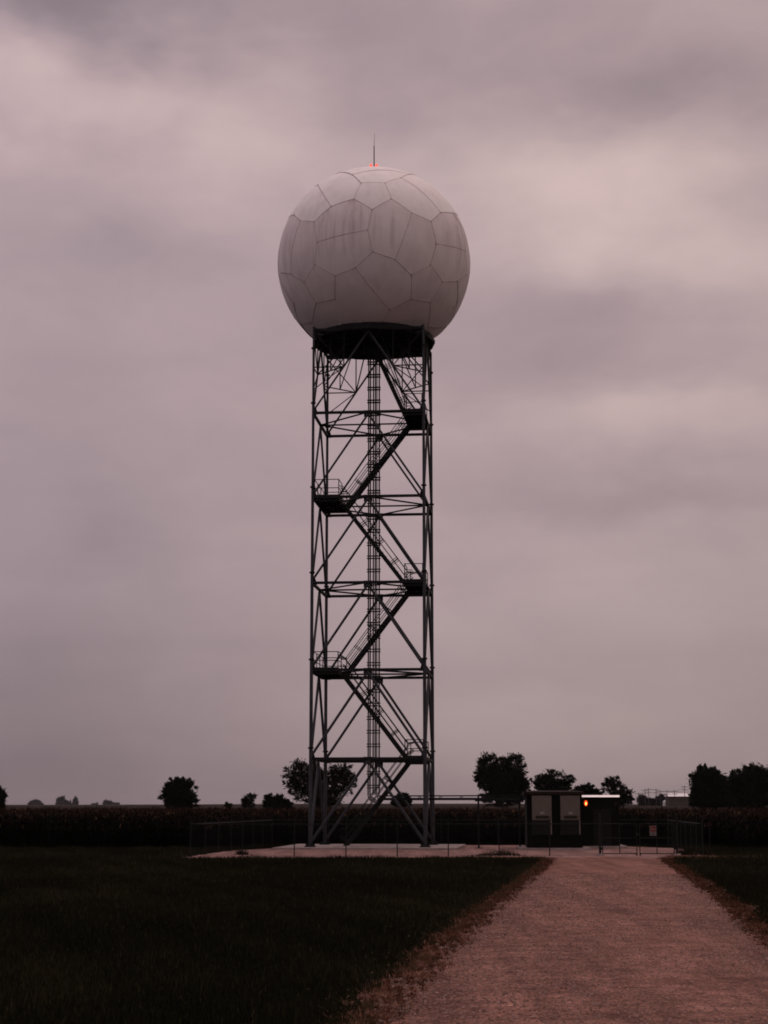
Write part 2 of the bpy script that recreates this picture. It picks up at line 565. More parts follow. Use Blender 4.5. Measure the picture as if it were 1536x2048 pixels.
def flight(p, q, y0, y1):
    """p, q: lower and upper (x, z); stair between depth y0 and y1"""
    (xa, za), (xb, zb_) = p, q
    st = MB()
    for y in (y0, y1):
        st.bar((xa, y, za - .06), (xb, y, zb_ - .06), .05, .23)
    o = st.build("stair_flight", M_steel_dark, tower)
    n = 22
    tr = MB()
    for i in range(1, n):
        t_ = i / n
        x, z = xa + (xb - xa) * t_, za + (zb_ - za) * t_
        tr.box(x - .12, y0 + .03, z - .03, x + .12, y1 - .03, z + .005)
    tr.build("tread", M_grate, o)
    hr = MB()
    sg = 1 if xb > xa else -1
    for y in (y0, y1):
        for hz in (.5, .95):
            hr.tube((xa + .05 * sg, y, za + hz), (xb - .05 * sg, y, zb_ + hz), .025, n=6)
        hr.tube((xa - .3 * sg, y, za + .95), (xa + .05 * sg, y, za + .95), .025, n=6)
        hr.tube((xb - .05 * sg, y, zb_ + .95), (xb + .25 * sg, y, zb_ + 1.05), .025, n=6)
        dx, dz = xb - xa, zb_ - za
        Ln = math.hypot(dx, dz)
        for i in range(0, 5):
            t_ = .04 + .92 * i / 4
            for e in (-.05, .05):
                x, z = xa + dx * (t_ + e / Ln), za + dz * (t_ + e / Ln)
                # posts stand square to the stringer, as the photo shows
                hr.tube((x, y, z), (x - .62 * dz / Ln * sg * .95, y, z + .62 * abs(dx) / Ln * .95), .02, n=6)
    hr.build("hand_rail", M_steel_dark, o)


A0, A1 = .22, .98        # back lane: right-high to left-low
B0, B1 = -1.25, -.45     # front lane: left-high to right-low
flight((LX + .02, PADZ), (RX, 5), A0, A1)
flight((RX, 5), (LX, 10), B0, B1)
flight((LX, 10), (RX, 15), A0, A1)
flight((RX, 15), (LX, 20), B0, B1)
flight((LX, 20), (RX, 25), A0, A1)
flight((RX, 25), (.15, 29.4), B0 + .1, B1)

# cable riser up the middle
m = MB()
pipes = [(-.31, .042), (-.20, .042), (-.02, .042), (.10, .042), (.19, .03), (.33, .042)]
for x, r in pipes:
    m.tube((x, 0, 3.0), (x, 0, 29.9), r, n=8)
riser = m.build("cable_riser", M_pipe, tower)
z = 3.4
while z < 29.2:
    m = MB()
    for dz in (0, .15):
        m.box(-.40, -.09, z + dz - .026, .41, -.045, z + dz + .026)
        m.box(-.40, .045, z + dz - .026, .41, .09, z + dz + .026)
    m.build("bracket", M_steel_dark, riser)
    z += .79
m = MB()
for x, r in pipes[:2]:
    pts = [(x + .42 - .42 * math.cos(a), 0, 3.0 - .42 * math.sin(a) + .0) for a in np.linspace(0, PI / 2, 7)]
    m.poly(pts, r * 1.02, 8)
m.build("elbow", M_conduit, riser)

# ------------------------------------------------------------------ radome
RZ, RR_ = 34.98, 5.88
radome = thing("radome", (TX, TY, 30.3), "big white weathered radar dome of irregular panels on top of the lattice tower", "radar dome")
CZ = RZ - 30.3            # sphere centre above the thing's base
V = dict(a=(-0.215,-0.644,0.734), b=(0.358,-0.487,0.797), c=(-0.123,-0.802,0.584), d=(0.114,-0.804,0.583), e=(0.273,-0.672,0.689), f=(-0.571,-0.408,0.713), g=(-0.421,-0.847,0.324), h=(-0.195,-0.903,0.383), i=(-0.013,-0.969,0.248), j=(0.177,-0.908,0.381), k=(0.379,-0.893,0.241), l=(0.570,-0.801,0.184), m=(0.671,-0.666,0.326), n=(0.799,-0.452,0.397), o=(-0.810,-0.445,0.381), p=(-0.735,-0.630,0.251), q=(-0.589,-0.787,0.186), r=(-0.557,-0.830,-0.041), s=(-0.057,-0.998,0.027), t=(-0.007,-0.982,-0.190), u=(0.213,-0.943,-0.255), v=(-0.579,-0.775,-0.255), w=(-0.692,-0.613,-0.381), x=(-0.836,-0.486,-0.255), y=(-0.942,-0.283,-0.180), z=(-0.378,-0.840,-0.389), A=(-0.176,-0.926,-0.335), B=(0.374,-0.844,-0.384), C=(0.564,-0.784,-0.258), D=(0.687,-0.618,-0.383), E=(0.622,-0.782,-0.042), F=(0.931,-0.365,0.021), G=(0.944,-0.265,-0.197), H=(0.849,-0.425,-0.315), I=(-0.578,-0.567,-0.587), J=(-0.384,-0.711,-0.589), K=(0.373,-0.716,-0.590), L=(0.568,-0.578,-0.586), M=(0.160,-0.703,-0.693), N=(0.089,-0.610,-0.788), O=(-0.623,-0.323,-0.713), P=(0.773,0.058,-0.631), Q=(0.552,-0.338,-0.762), R=(0.917,-0.286,0.277), X1=(-0.636,-0.133,0.760), X2=(-0.404,-0.243,0.882), X3=(-0.884,-0.069,0.462), X4=(-0.987,0.099,-0.123), X5=(-0.816,0.229,-0.530), O2=(-0.478,-0.274,-0.834), N2=(0.045,-0.423,-0.905), Q2=(0.541,-0.177,-0.822), Y1=(0.872,-0.018,0.489), Y2=(0.453,-0.073,0.888), Y3=(0.985,0.132,-0.114), Y4=(0.818,0.274,-0.505), T1=(0.052,-0.219,0.974))
V = {k: Vector(p).normalized() for k, p in V.items()}
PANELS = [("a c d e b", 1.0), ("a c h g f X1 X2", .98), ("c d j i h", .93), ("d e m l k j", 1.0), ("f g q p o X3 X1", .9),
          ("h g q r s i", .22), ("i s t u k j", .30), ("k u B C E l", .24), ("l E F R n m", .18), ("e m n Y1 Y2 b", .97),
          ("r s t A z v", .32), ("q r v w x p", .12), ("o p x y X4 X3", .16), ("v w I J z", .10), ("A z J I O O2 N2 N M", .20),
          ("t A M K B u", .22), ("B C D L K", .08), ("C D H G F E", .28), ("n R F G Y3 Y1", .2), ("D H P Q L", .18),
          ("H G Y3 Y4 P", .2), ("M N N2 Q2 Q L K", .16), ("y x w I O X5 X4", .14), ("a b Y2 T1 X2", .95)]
ZMIN = -.80


def clampv(p):
    p = p.normalized()
    if p.z < ZMIN:
        s = math.sqrt(1 - ZMIN ** 2) / max(1e-6, math.hypot(p.x, p.y))
        p = Vector((p.x * s, p.y * s, ZMIN))
    return p


pv, pf, ptone = [], [], []
for turn in (0, PI):
    rot = Matrix.Rotation(turn, 3, 'Z')
    for names, tone in PANELS:
        vsn = [rot @ V[k] for k in names.split()]
        cen = sum(vsn, Vector()).normalized()
        ring = []
        for p, q in zip(vsn, vsn[1:] + vsn[:1]):
            for j in range(10): ring.append(p.lerp(q, j / 10).normalized())
        off = min(cen.dot(p) for p in vsn)
        NR = 8
        base = len(pv)
        def place(p):
            p = clampv(p)
            d = max(0, cen.dot(p) - off)
            return (p - cen * (d * .04)) * RR_
        pv.append(place(cen)); ptone.append(tone)
        for r_ in range(1, NR + 1):
            for p in ring:
                pv.append(place(cen.lerp(p, r_ / NR).normalized())); ptone.append(tone)
        n = len(ring)
        for k in range(n):
            pf.append((base, base + 1 + k, base + 1 + (k + 1) % n))
        for r_ in range(1, NR):
            a = base + 1 + (r_ - 1) * n
            for k in range(n):
                pf.append((a + k, a + n + k, a + n + (k + 1) % n, a + (k + 1) % n))
# closed inner sphere under the panels
base = len(pv)
NA, NB = 96, 60
for j in range(NB + 1):
    th = math.asin(ZMIN) + (PI / 2 - math.asin(ZMIN)) * j / NB
    for k in range(NA):
        a = 2 * PI * k / NA
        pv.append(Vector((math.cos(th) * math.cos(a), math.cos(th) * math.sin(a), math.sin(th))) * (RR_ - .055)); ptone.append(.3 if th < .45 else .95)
for j in range(NB):
    for k in range(NA):
        a, b = base + j * NA + k, base + j * NA + (k + 1) % NA
        pf.append((a, b, b + NA, a + NA))
mb = MB().add([p + Vector((0, 0, CZ)) for p in pv], pf)
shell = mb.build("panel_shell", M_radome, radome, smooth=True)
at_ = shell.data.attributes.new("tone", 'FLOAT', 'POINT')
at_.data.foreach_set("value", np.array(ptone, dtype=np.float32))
# seam flanges between the panels
seen = set()
sm = MB()
for turn in (0, PI):
    rot = Matrix.Rotation(turn, 3, 'Z')
    for names, _ in PANELS:
        ns = names.split()
        for p, q in zip(ns, ns[1:] + ns[:1]):
            key = (turn, *sorted((p, q)))
            if key in seen or (p[0] in 'XY' and q[0] in 'XY') or p in ('X4', 'X5', 'Y3', 'Y4') or q in ('X4', 'X5', 'Y3', 'Y4') or (p in ("O2", "N2", "Q2") and q in ("O2", "N2", "Q2")): continue
            seen.add(key)
            pts = [clampv(rot @ V[p].lerp(V[q], j / 10).normalized()) * (RR_ - .012) + Vector((0, 0, CZ)) for j in range(11)]
            for u0, u1 in zip(pts[:-1], pts[1:]):
                if (u1 - u0).length > 1e-4: sm.tube(u0, u1, .019, n=6, cap=False)
    for k, p in V.items():
        if k in ("T1", "O2", "N2", "Q2"): continue
        q = clampv(rot @ p) * (RR_ - .01) + Vector((0, 0, CZ))
        sm.tube(q, q + (rot @ p) * .016, .055, n=8)
sm.build("seam", M_seam, radome)
m = MB()
rb = RR_ * math.sqrt(1 - ZMIN ** 2)
for k in range(32):
    a0, a1 = 2 * PI * k / 32, 2 * PI * (k + 1) / 32
    m.bar(((rb + .02) * math.cos(a0), (rb + .02) * math.sin(a0), -.12), ((rb + .02) * math.cos(a1), (rb + .02) * math.sin(a1), -.12), .12, .26)
m.build("base_ring", M_steel_dark, radome)
top = CZ + RR_
rod = MB().tube((0, 0, top - .1), (0, 0, top + 1.72), .036, .028).build("lightning_rod", M_steel_dark, radome)
MB().tube((0, 0, top + 1.72), (.03, 0, top + 2.55), .014, .006).build("tip", M_steel_dark, rod)
for sx in (-1, 1):
    x = sx * .17 - .02
    s = MB().tube((x, 0, top - .1), (x, 0, top + .30), .055).build("beacon_light", M_red, radome)
    MB().sphere((x, 0, top + .42), .085, .085, .14).build("lens", M_beacon, s, smooth=True)
MB().bar((-.3, 0, top + .04), (.3, 0, top + .04), .1, .04).build("beacon_bracket", M_steel_dark, radome)

# ------------------------------------------------------------------ cable bridge from tower to shelter
b0, b1 = Vector((TX + .3, TY, 0)), Vector((7.75, 98.6, 0))
br = thing("cable_bridge", (b0.x, b0.y, 0), "long overhead cable tray on thin posts running from tower to hut", "cable tray")
dv = b1 - b0
Lb = dv.length
br.rotation_euler.z = math.atan2(dv.y, dv.x)
MB().bar((0, 0, 2.94), (Lb, 0, 2.94), .34, .07).build("cover", M_steel_dark, br)
t_ = MB().bar((0, -.16, 2.76), (Lb, -.16, 2.76), .04, .14).bar((0, .16, 2.76), (Lb, .16, 2.76), .04, .14)
for k in range(int(Lb / .5)):
    t_.bar((k * .5 + .2, -.16, 2.72), (k * .5 + .2, .16, 2.72), .05, .03)
t_.build("tray", M_steel_dark, br)
c_ = MB()
for y in (-.08, .0, .08): c_.tube((0, y, 2.79), (Lb, y, 2.79), .035)
c_.build("cable", M_black, br)
h_ = MB()
for k in range(int(Lb / 1.25) + 1):
    for y in (-.17, .17): h_.box(k * 1.25 - .02, y - .02, 2.72, k * 1.25 + .02, y + .02, 2.93)
h_.build("hanger", M_steel_dark, br)
for x in (6.0, 8.4):
    p = MB().tube((x, 0, 0), (x, 0, 2.98), .055).box(x - .12, -.3, 2.62, x + .12, .3, 2.69).box(x - .17, -.17, .0, x + .17, .17, .05)
    p.build("post", M_steel_dark, br)

# ------------------------------------------------------------------ equipment shelters
SW = TR * .6
sh = thing("equipment_shelter", (9.30, 95.6, 0), "dark windowless equipment hut with two tall beige cooling units on its front", "hut", SW)
MB().box(-1.95, -.35, 0, 1.95, 5.6, .12).build("base_slab", M_conc, sh)
MB().box(-1.5, .0, .12, 1.5, 5.2, 2.98).build("wall", M_hut, sh)
rf = MB().box(-1.66, -.2, 2.98, 1.66, 5.36, 3.13)
rf.add([(-1.66, -.2, 3.13), (1.66, -.2, 3.13), (1.66, 5.36, 3.13), (-1.66, 5.36, 3.13), (-1.2, .3, 3.2), (1.2, .3, 3.2), (1.2, 4.9, 3.2), (-1.2, 4.9, 3.2)],
       [(0, 1, 5, 4), (1, 2, 6, 5), (2, 3, 7, 6), (3, 0, 4, 7), (4, 5, 6, 7)])
rf.build("roof", M_hutroof, sh)
d_ = MB().box(1.5, 2.0, .13, 1.53, 2.95, 2.15).build("door", M_acdark, sh)
MB().box(1.53, 2.08, 1.05, 1.6, 2.14, 1.2).build("handle", M_steel_dark, d_)
unit = MB().box(-.53, -.34, .8, .53, -.004, 2.92).build("cooling_unit", M_acdark, sh)
MB().box(-.53, -.362, 1.62, .53, -.342, 2.92).build("front_panel", M_ac, unit)
MB().box(-.10, -.374, 1.92, .14, -.363, 2.05).build("name_plate", M_white, unit)
lv = MB()
for k in range(3): lv.box(-.34, -.374, 1.69 + k * .055, .36, -.364, 1.73 + k * .055)
lv.build("vent", M_acdark, unit)
lo = MB()
for k in range(11):
    z = .86 + k * .067
    lo.add([(-.5, -.345, z + .05), (.44, -.345, z + .05), (.44, -.375, z), (-.5, -.375, z)], [(0, 1, 2, 3)])
lo.build("louvre", M_acdark, unit)
MB().box(.47, -.37, .84, .53, -.345, 1.6).build("edge_trim", M_actrim, unit)
unit.location = (-.70, 0, 0)
u2 = copy_tree(unit, sh)
u2.location = (.84, 0, 0)

gs = thing("generator_shelter", (11.75, 99.3, 0), "lower dark hut with bright metal roof edge and lit amber lamp behind the first hut", "hut", SW)
MB().box(-1.9, -.5, 0, 1.95, 4.2, .14).build("base_slab", M_conc, gs)
MB().box(-1.55, 0, .14, 1.55, 3.8, 2.82).build("wall", M_hut, gs)
MB().box(-1.6, -.06, 2.82, 1.6, 3.86, 2.86).build("roof", M_hutroof, gs)
MB().add([(-1.62, -.12, 2.86), (1.6, -.12, 2.86), (1.6, .0, 2.975), (-1.62, .0, 2.975), (-1.62, .12, 2.86), (1.6, .12, 2.86)],
         [(0, 1, 2, 3), (3, 2, 5, 4), (0, 4, 5, 1), (0, 3, 4), (1, 5, 2)]).build("roof_edge", M_coping, gs)
w_ = MB().box(-.42, -.12, 2.36, -.2, -.002, 2.68).build("wall_lamp", M_steel_dark, gs)
MB().sphere((-.31, -.15, 2.52), .10, .06, .16).build("lens", M_lampglow, w_, smooth=True)
MB().sphere((-.31, -.19, 2.50), .036, .04, .07).build("bulb", M_lampcore, w_, smooth=True)
w2 = MB().box(1.3, -.1, 2.4, 1.48, -.002, 2.6).build("wall_socket", M_hutroof, gs)
dd = MB().box(.1, -.03, .16, 1.1, -.002, 2.2).build("door", M_acdark, gs)
MB().box(.16, -.08, 1.05, .22, -.03, 1.2).build("handle", M_steel_dark, dd)

# ------------------------------------------------------------------ chain-link fence and gate
FA, FB_, FC, FD = Vector((-9.05, 82.2)), Vector((10.3, 83.9)), Vector((14.0, 84.1)), Vector((15.25, 84.15))
BL_, BR_ = Vector((-6.9, 108.4)), Vector((17.4, 107.6))
FH = 1.52


def fabric(mb, p, q, z0, z1, step=.075, r=.0016):
    p, q = Vector(p), Vector(q)
    L_ = (q - p).length
    d = (q - p) / L_
    hgt = z1 - z0
    s = -hgt
    while s < L_:
        for sg in (1, -1):
            a0, a1 = max(s, 0), min(s + hgt, L_)
            if a1 - a0 < .01: continue
            za, zb2 = z0 + (a0 - s), z0 + (a1 - s)
            if sg < 0: za, zb2 = z1 - (a0 - s), z1 - (a1 - s)
            P, Q = p + d * a0, p + d * a1
            mb.tube((P.x, P.y, za), (Q.x, Q.y, zb2), r, n=3, cap=False)
        s += step
    return mb


def fence(p, q, label, barbs=True, fine=True, n=None):
    c = (p + q) / 2
    L_ = (q - p).length
    o = thing("chain_link_fence", (p.x, p.y, 0), label, "fence", math.atan2((q - p).y, (q - p).x), "fence runs around the gravel yard")
    n = n or max(1, round(L_ / 3.6))
    for i in range(n + 1):
        x = L_ * i / n
        end = i in (0, n)
        ps = MB().tube((x, 0, 0), (x, 0, FH + .05), .036 if end else .027)
        ps.sphere((x, 0, FH + .05), .04, .04, .03, 8, 4)
        if barbs: ps.tube((x, 0, FH + .03), (x, -.05, FH + .36), .014)
        ps.build("post", M_fence, o)
    MB().tube((0, 0, FH), (L_, 0, FH), .021).build("top_rail", M_fence, o)
    fabric(MB(), (0, -.03), (L_, -.03), .04, FH - .01, .075 if fine else .19, .0016 if fine else .0013).build("wire_mesh", M_wire, o)
    w = MB()
    w.tube((0, -.035, .05), (L_, -.035, .05), .004, n=4)
    if barbs:
        for dz in (.12, .23, .34): w.tube((0, -.02 - dz * .1, FH + dz), (L_, -.02 - dz * .1, FH + dz), .0035, n=4)
    w.build("strand_wire", M_wire, o)
    return o


fence(FA, FB_, "long front chain link fence run between grass and tower, left of the gate", n=8)
fence(FC, FD, "shortest chain link fence run, just right of the gate", n=1)
fence(BL_, FA, "left chain link fence run going back from the front corner to the corn", fine=False)
fence(FD, BR_, "right chain link fence run going back from beside the gate to the corn", fine=False)
fence(BL_, BR_, "rear chain link fence run between the tower and the corn", fine=False)

gm = (FB_ + FC) / 2


def gate_leaf(hinge, free, label):
    L_ = (free - hinge).length
    o = thing("chain_link_gate", (hinge.x, hinge.y, 0), label, "gate", math.atan2((free - hinge).y, (free - hinge).x), "two leaves of the yard gate")
    g0, g1 = .13, L_ - .07
    f = MB()
    for x in (g0, g1, (g0 + g1) / 2): f.tube((x, 0, .12), (x, 0, FH), .024)
    for z in (.12, FH, .85): f.tube((g0, 0, z), (g1, 0, z), .022)
    f.build("frame", M_fence, o)
    fabric(MB(), (g0, -.025), (g1, -.025), .13, FH - .01, .075).build("wire_mesh", M_wire, o)
    h = MB()
    for z in (.35, 1.3): h.box(.0, -.03, z - .05, g0, .03, z + .05)
    h.build("hinge", M_fence, o)
    MB().box(g1 - .03, -.06, .95, g1 + .09, .06, 1.08).tube((g1 - .02, 0, .03), (g1 - .02, 0, .12), .04).build("latch", M_steel_dark, o)
    return o


gate_leaf(FB_, gm, "gate leaf of chain link nearest the hut, left half of gate")
gate_leaf(FC, gm, "gate leaf of chain link carrying the red and white sign")
gpg = "stout posts of the yard gate"
gp0 = thing("gate_post", (FB_.x, FB_.y - .09, 0), "tall stout gate post in front of the hut wall, left end of gate", "gate post", 0, gpg)
MB().tube((0, 0, 0), (0, 0, 1.95), .06).sphere((0, 0, 1.95), .065, .065, .05).build("shaft", M_fence, gp0)
MB().disc((0, 0, 0), .17, 0, .12).build("footing", M_conc, gp0)
gp1 = copy_tree(gp0)
gp1.location = (FC.x, FC.y - .09, 0)
gp1['label'] = "stout gate post right of the red and white sign"
sg = thing("warning_sign", (12.86, 83.95, .1), "small red and white notice plate hung on the gate mesh", "sign")
MB().box(-.15, -.012, .86, .15, .012, 1.32).build("plate", M_white, sg)
MB().box(-.13, -.018, 1.04, .13, -.0135, 1.30).build("red_panel", M_red, sg)
mk = MB()
for k in range(4): mk.box(-.085 + k * .045, -.022, 1.12, -.06 + k * .045, -.0185, 1.21)
mk.build("mark", M_white, sg)
mk = MB()
for z in (.9, .95, 1.0): mk.box(-.11, -.018, z - .012, .11, -.0135, z + .012)
mk.build("printed_line", M_black, sg)
mp = at(1420, 1700, 88)
ms = thing("marker_post", (mp.x, 88, 0), "thin post with a small round pale plate right of the fence", "marker post")
MB().tube((0, 0, 0), (0, 0, 1.6), .022).build("shaft", M_fence, ms)
MB().tube((0, -.03, 1.45), (0, -.05, 1.45), .13, n=18).build("plate", M_hutroof, ms)

# ------------------------------------------------------------------ vegetation helpers
def rand_quads(P, size, jitter=.35, out=None):
    """one leaf spray at every point of P (N,3), turned at random or leaning outwards"""
    n = len(P)
    a = rng.normal(size=(n, 3))
    if out is not None: a = a * .62 + out / (np.linalg.norm(out, axis=1)[:, None] + 1e-6)
    a /= np.linalg.norm(a, axis=1)[:, None]
    b = rng.normal(size=(n, 3)); b -= a * (a * b).sum(1)[:, None]; b /= np.linalg.norm(b, axis=1)[:, None]
    s = size * (1 + jitter * rng.normal(size=n)).clip(.3, 2)[:, None]
    e = s * (.55 if out is None else .36)
    if out is not None: s = s * 1.35
    Q = np.stack([P - a * s, P - b * e + a * s * .1, P + a * s, P + b * e], 1)
    return Q.reshape(-1, 3)


def tree(Y, lobes, leaf, n_clump, per, trunk_w, label, cat="tree", group=None, mat=None, spread=.17, name="broadleaf_tree", trunk=True):
    """lobes: crown masses as the photo's (px, py, rx, ry) at ground distance Y"""
    sc = Y / F_PX * 1.012
    cx = sum(l[0] * l[2] for l in lobes) / sum(l[2] for l in lobes)
    base = at(cx, 1614, Y)
    o = thing(name, (base.x, Y, 0), label, cat, 0, group)
    V_, T_ = [], []
    tk = MB()
    big = max(l[2] for l in lobes)
    fork = .0
    for (px, py, rx, ry) in lobes:
        c = at(px, py, Y) - Vector((base.x, Y, 0))
        c.y = random.uniform(-.3, .3) * big * sc
        R3 = np.array([rx * sc, max(.75 * rx, .5 * big) * sc, ry * sc])
        k = max(6, int(n_clump * (rx * ry) / (big * big)))
        u = rng.normal(size=(k, 3)); u /= np.linalg.norm(u, axis=1)[:, None]
        rad = rng.random(k) ** .38 * .86
        rag = rng.random(k) < .22
        rad[rag] = rng.uniform(.88, 1.10, int(rag.sum()))
        cc = u * rad[:, None] * R3 + np.array(c)
        sz = np.where(rag, rng.uniform(.35, .65, k), rng.uniform(.65, 1.3, k))
        P = cc[:, None, :] + rng.normal(size=(k, per, 3)) * (R3 * spread)[None, None, :] * sz[:, None, None]
        P = P.reshape(-1, 3)
        P = P[P[:, 2] > .25]
        od = (P - np.array(c)) / R3
        od[:, 2] = od[:, 2] * .8 + .12
        V_.append(rand_quads(P, leaf, .35, od))
        tone = np.clip(rng.normal(.45, .22, len(P)), 0, 1)
        T_.append(np.repeat(tone, 4))
        if trunk:
            h0 = Vector((c.x * .12, c.y * .12, max(1.0, c.z * .35)))
            p = h0
            for j in range(3):
                q = h0.lerp(c + Vector((0, 0, ry * sc * .3)), (j + 1) / 3) + Vector((random.gauss(0, .12), random.gauss(0, .12), 0)) * rx * sc * .5
                tk.tube(p, q, trunk_w * (.62 - .15 * j), trunk_w * (.47 - .15 * j), n=6)
                p = q
            for _ in range(5):
                e = Vector(cc[rng.integers(k)])
                s_ = h0.lerp(c, random.uniform(.3, .9))
                tk.tube(s_, e, trunk_w * .2, trunk_w * .06, n=5)
    mesh_np("crown", np.concatenate(V_), 4, mat or M_leaf, np.concatenate(T_), o)
    if trunk:
        tk.tube((0, 0, 0), (0, 0, max(1.2, lobes[0][3] * sc * .5)), trunk_w, trunk_w * .7, n=8)
        tk.build("trunk", M_bark, o)
    return o


# left to right as in the photo
tree(235, [(-6, 1600, 18, 24), (-14, 1588, 16, 18)], .17, 60, 60, .2, "dark tree cut off by the left edge of the picture")
tree(230, [(360, 1590, 35, 29), (358, 1576, 27, 20), (360, 1566, 16, 11), (360, 1602, 37, 16)], .15, 190, 60, .2, "lone round dense dark tree in the field left of the tower", spread=.12)
tree(225, [(457, 1610, 6, 5)], .12, 30, 25, .04, "tiny shrub poking over the corn beside the lone round tree", "shrub", name="shrub")
tree(225, [(498, 1600, 13, 10), (505, 1592, 8, 6), (490, 1604, 8, 8), (498, 1608, 13, 8)], .15, 40, 16, .07, "small sparse sapling right of the lone round tree", spread=.2, name="sapling")
tree(235, [(552, 1606, 22, 16), (566, 1611, 20, 11), (540, 1604, 14, 14)], .16, 110, 50, .12, "low rounded bush left of the tall airy tree behind the tower", "bush", name="bush", spread=.13)
tree(262, [(598, 1548, 30, 28), (608, 1582, 26, 26), (588, 1562, 18, 24), (648, 1560, 26, 30), (680, 1552, 26, 26), (694, 1572, 19, 17), (660, 1590, 26, 24), (632, 1596, 22, 18), (690, 1545, 12, 16), (632, 1562, 20, 32), (645, 1602, 34, 14), (624, 1540, 16, 16), (700, 1560, 14, 14)],
     .19, 105, 23, .3, "tall airy tree with sky gaps behind the left legs of the tower", spread=.16, mat=M_leaf2)
tree(240, [(804, 1598, 15, 13), (796, 1604, 15, 10), (812, 1604, 12, 10)], .15, 80, 40, .1, "rounded bush behind the right half of the tower base", "bush", name="bush", spread=.14)
tree(275, [(980, 1530, 28, 24), (974, 1556, 24, 20), (1000, 1572, 36, 26), (1028, 1534, 24, 26), (1040, 1560, 20, 22), (1004, 1598, 44, 16), (998, 1546, 22, 26), (1003, 1560, 24, 30), (962, 1560, 14, 16), (1052, 1566, 12, 12), (1034, 1584, 24, 20)],
     .19, 150, 55, .3, "tall dark two lobed tree left of the hut", spread=.13)
tree(285, [(1108, 1562, 38, 20), (1090, 1566, 24, 16), (1126, 1570, 24, 14), (1108, 1584, 40, 14)], .19, 140, 50, .25, "broad flat topped tree right above the roof of the hut", spread=.13)
tree(300, [(1174, 1580, 14, 12), (1190, 1586, 14, 9), (1160, 1584, 12, 10)], .2, 70, 34, .14, "small low tree between the flat topped tree and the bright roof edge", spread=.15)
tree(285, [(1226, 1574, 22, 18), (1244, 1590, 22, 15), (1230, 1600, 30, 12), (1258, 1598, 10, 8), (1212, 1566, 9, 9)], .2, 90, 38, .2, "ragged tree right of the amber lamp", spread=.15)
tree(245, [(1416, 1574, 35, 38), (1406, 1560, 24, 24), (1436, 1584, 24, 28), (1400, 1592, 22, 26), (1418, 1566, 28, 28), (1424, 1602, 44, 14)], .18, 190, 70, .3, "large dense dark tree beside the white roofed far building", spread=.12)
tree(235, [(1500, 1574, 44, 40), (1520, 1560, 36, 32), (1472, 1582, 24, 34), (1556, 1568, 34, 40), (1496, 1602, 60, 14), (1455, 1596, 20, 20), (1505, 1570, 40, 36)], .18, 190, 80, .35, "widest dense dark tree at the right edge of the picture", spread=.12)
far_l = [("low far tree clump farthest left on the horizon", [(72, 1608, 12, 7), (64, 1610, 8, 5)]), ("tallest of the far hazy tree clumps on the left horizon", [(122, 1604, 9, 9), (132, 1608, 12, 5)]),
         ("slim far tree standing right of the tallest hazy clump", [(151, 1606, 2.2, 8)]), ("very low far tree clump between the slim tree and the long clump", [(190, 1612, 7, 4)]), ("long low far tree clump left of the lone round tree", [(214, 1608, 9, 6), (232, 1610, 10, 4)])]
for lab, lobes in far_l:
    tree(2900, lobes, 2.0, 60, 40, .5, lab, group="far trees on the left horizon", trunk=False, spread=.16, name="far_tree")
for lab, lobes in [("hazy far tree clump by the utility poles, left one", [(1284, 1602, 9, 9)]), ("hazy far tree clump by the utility poles, middle one", [(1302, 1604, 11, 8)]), ("hazy far tree clump by the utility poles, right one beside the tank", [(1321, 1602, 8, 10)])]:
    tree(800, lobes, .6, 60, 40, .4, lab, group="far trees by the utility poles", trunk=False, spread=.16, name="far_tree")

# ------------------------------------------------------------------ far buildings and poles on the right
p0, p1 = at(1338, 1606, 700), at(1394, 1606, 700)
fb = thing("farm_building", ((p0.x + p1.x) / 2, 700, 0), "long far building with bright white roof and dark red eave", "building")
w = (p1.x - p0.x) / 2
ez = at(1338, 1594.5, 700).z
rz = at(1338, 1586.5, 700).z
MB().box(-w, 0, 0, w, 9, ez).build("wall", M_far_wall, fb)
MB().box(-w - .2, -.3, ez, w + .2, 9.3, ez + .28).build("eave", M_far_eave, fb)
MB().add([(-w - .3, -.5, ez + .3), (w + .3, -.5, ez + .3), (w + .3, 4.5, rz), (-w - .3, 4.5, rz), (-w - .3, 9.5, ez + .3), (w + .3, 9.5, ez + .3)],
         [(0, 1, 2, 3), (3, 2, 5, 4), (0, 3, 4), (1, 5, 2), (0, 4, 5, 1)]).build("roof", M_far_roof, fb)
tp = at(1330, 1604, 720)
tk = thing("storage_tank", (tp.x, 720, 0), "small pale upright tank left of the white roofed far building", "tank")
MB().disc((0, 0, 0), .95, 0, 4.6, 16).build("body", M_tank, tk)
MB().tube((0, 0, 4.6), (0, 0, 5.1), .95, .1, n=16).build("dome", M_tank, tk)
poles = [(1277, 1585, "utility pole leftmost of the row beside the ragged tree"), (1290, 1578, "utility pole second from left, right of the ragged tree"), (1297, 1576, "utility pole close right of the second pole"),
         (1312, 1577, "utility pole between the hazy clumps, fourth from left"), (1320, 1580, "utility pole left of the small tank"), (1334, 1580, "utility pole directly left of the white roof"),
         (1349, 1580, "utility pole in front of the left part of the white roof"), (1369, 1571, "tallest utility pole in front of the right part of the white roof")]
tops = []
for px, py, lab in poles:
    Yp = 640
    t_ = at(px, py, Yp)
    o = thing("utility_pole", (t_.x, Yp, 0), lab, "pole", 0, "utility poles of the far power line")
    MB().tube((0, 0, 0), (0, 0, t_.z), .13, .1, n=6).build("shaft", M_pole, o)
    for dz, wd in ((.5, 1.3), (1.5, 1.05)):
        MB().box(-wd, -.06, t_.z - dz - .07, wd, .06, t_.z - dz + .07).build("crossarm", M_pole, o)
    tops.append((t_.x, t_.z - .45))
wr = thing("power_line", (tops[0][0], 640, 0), "thin wires strung along the row of far utility poles", "wires")
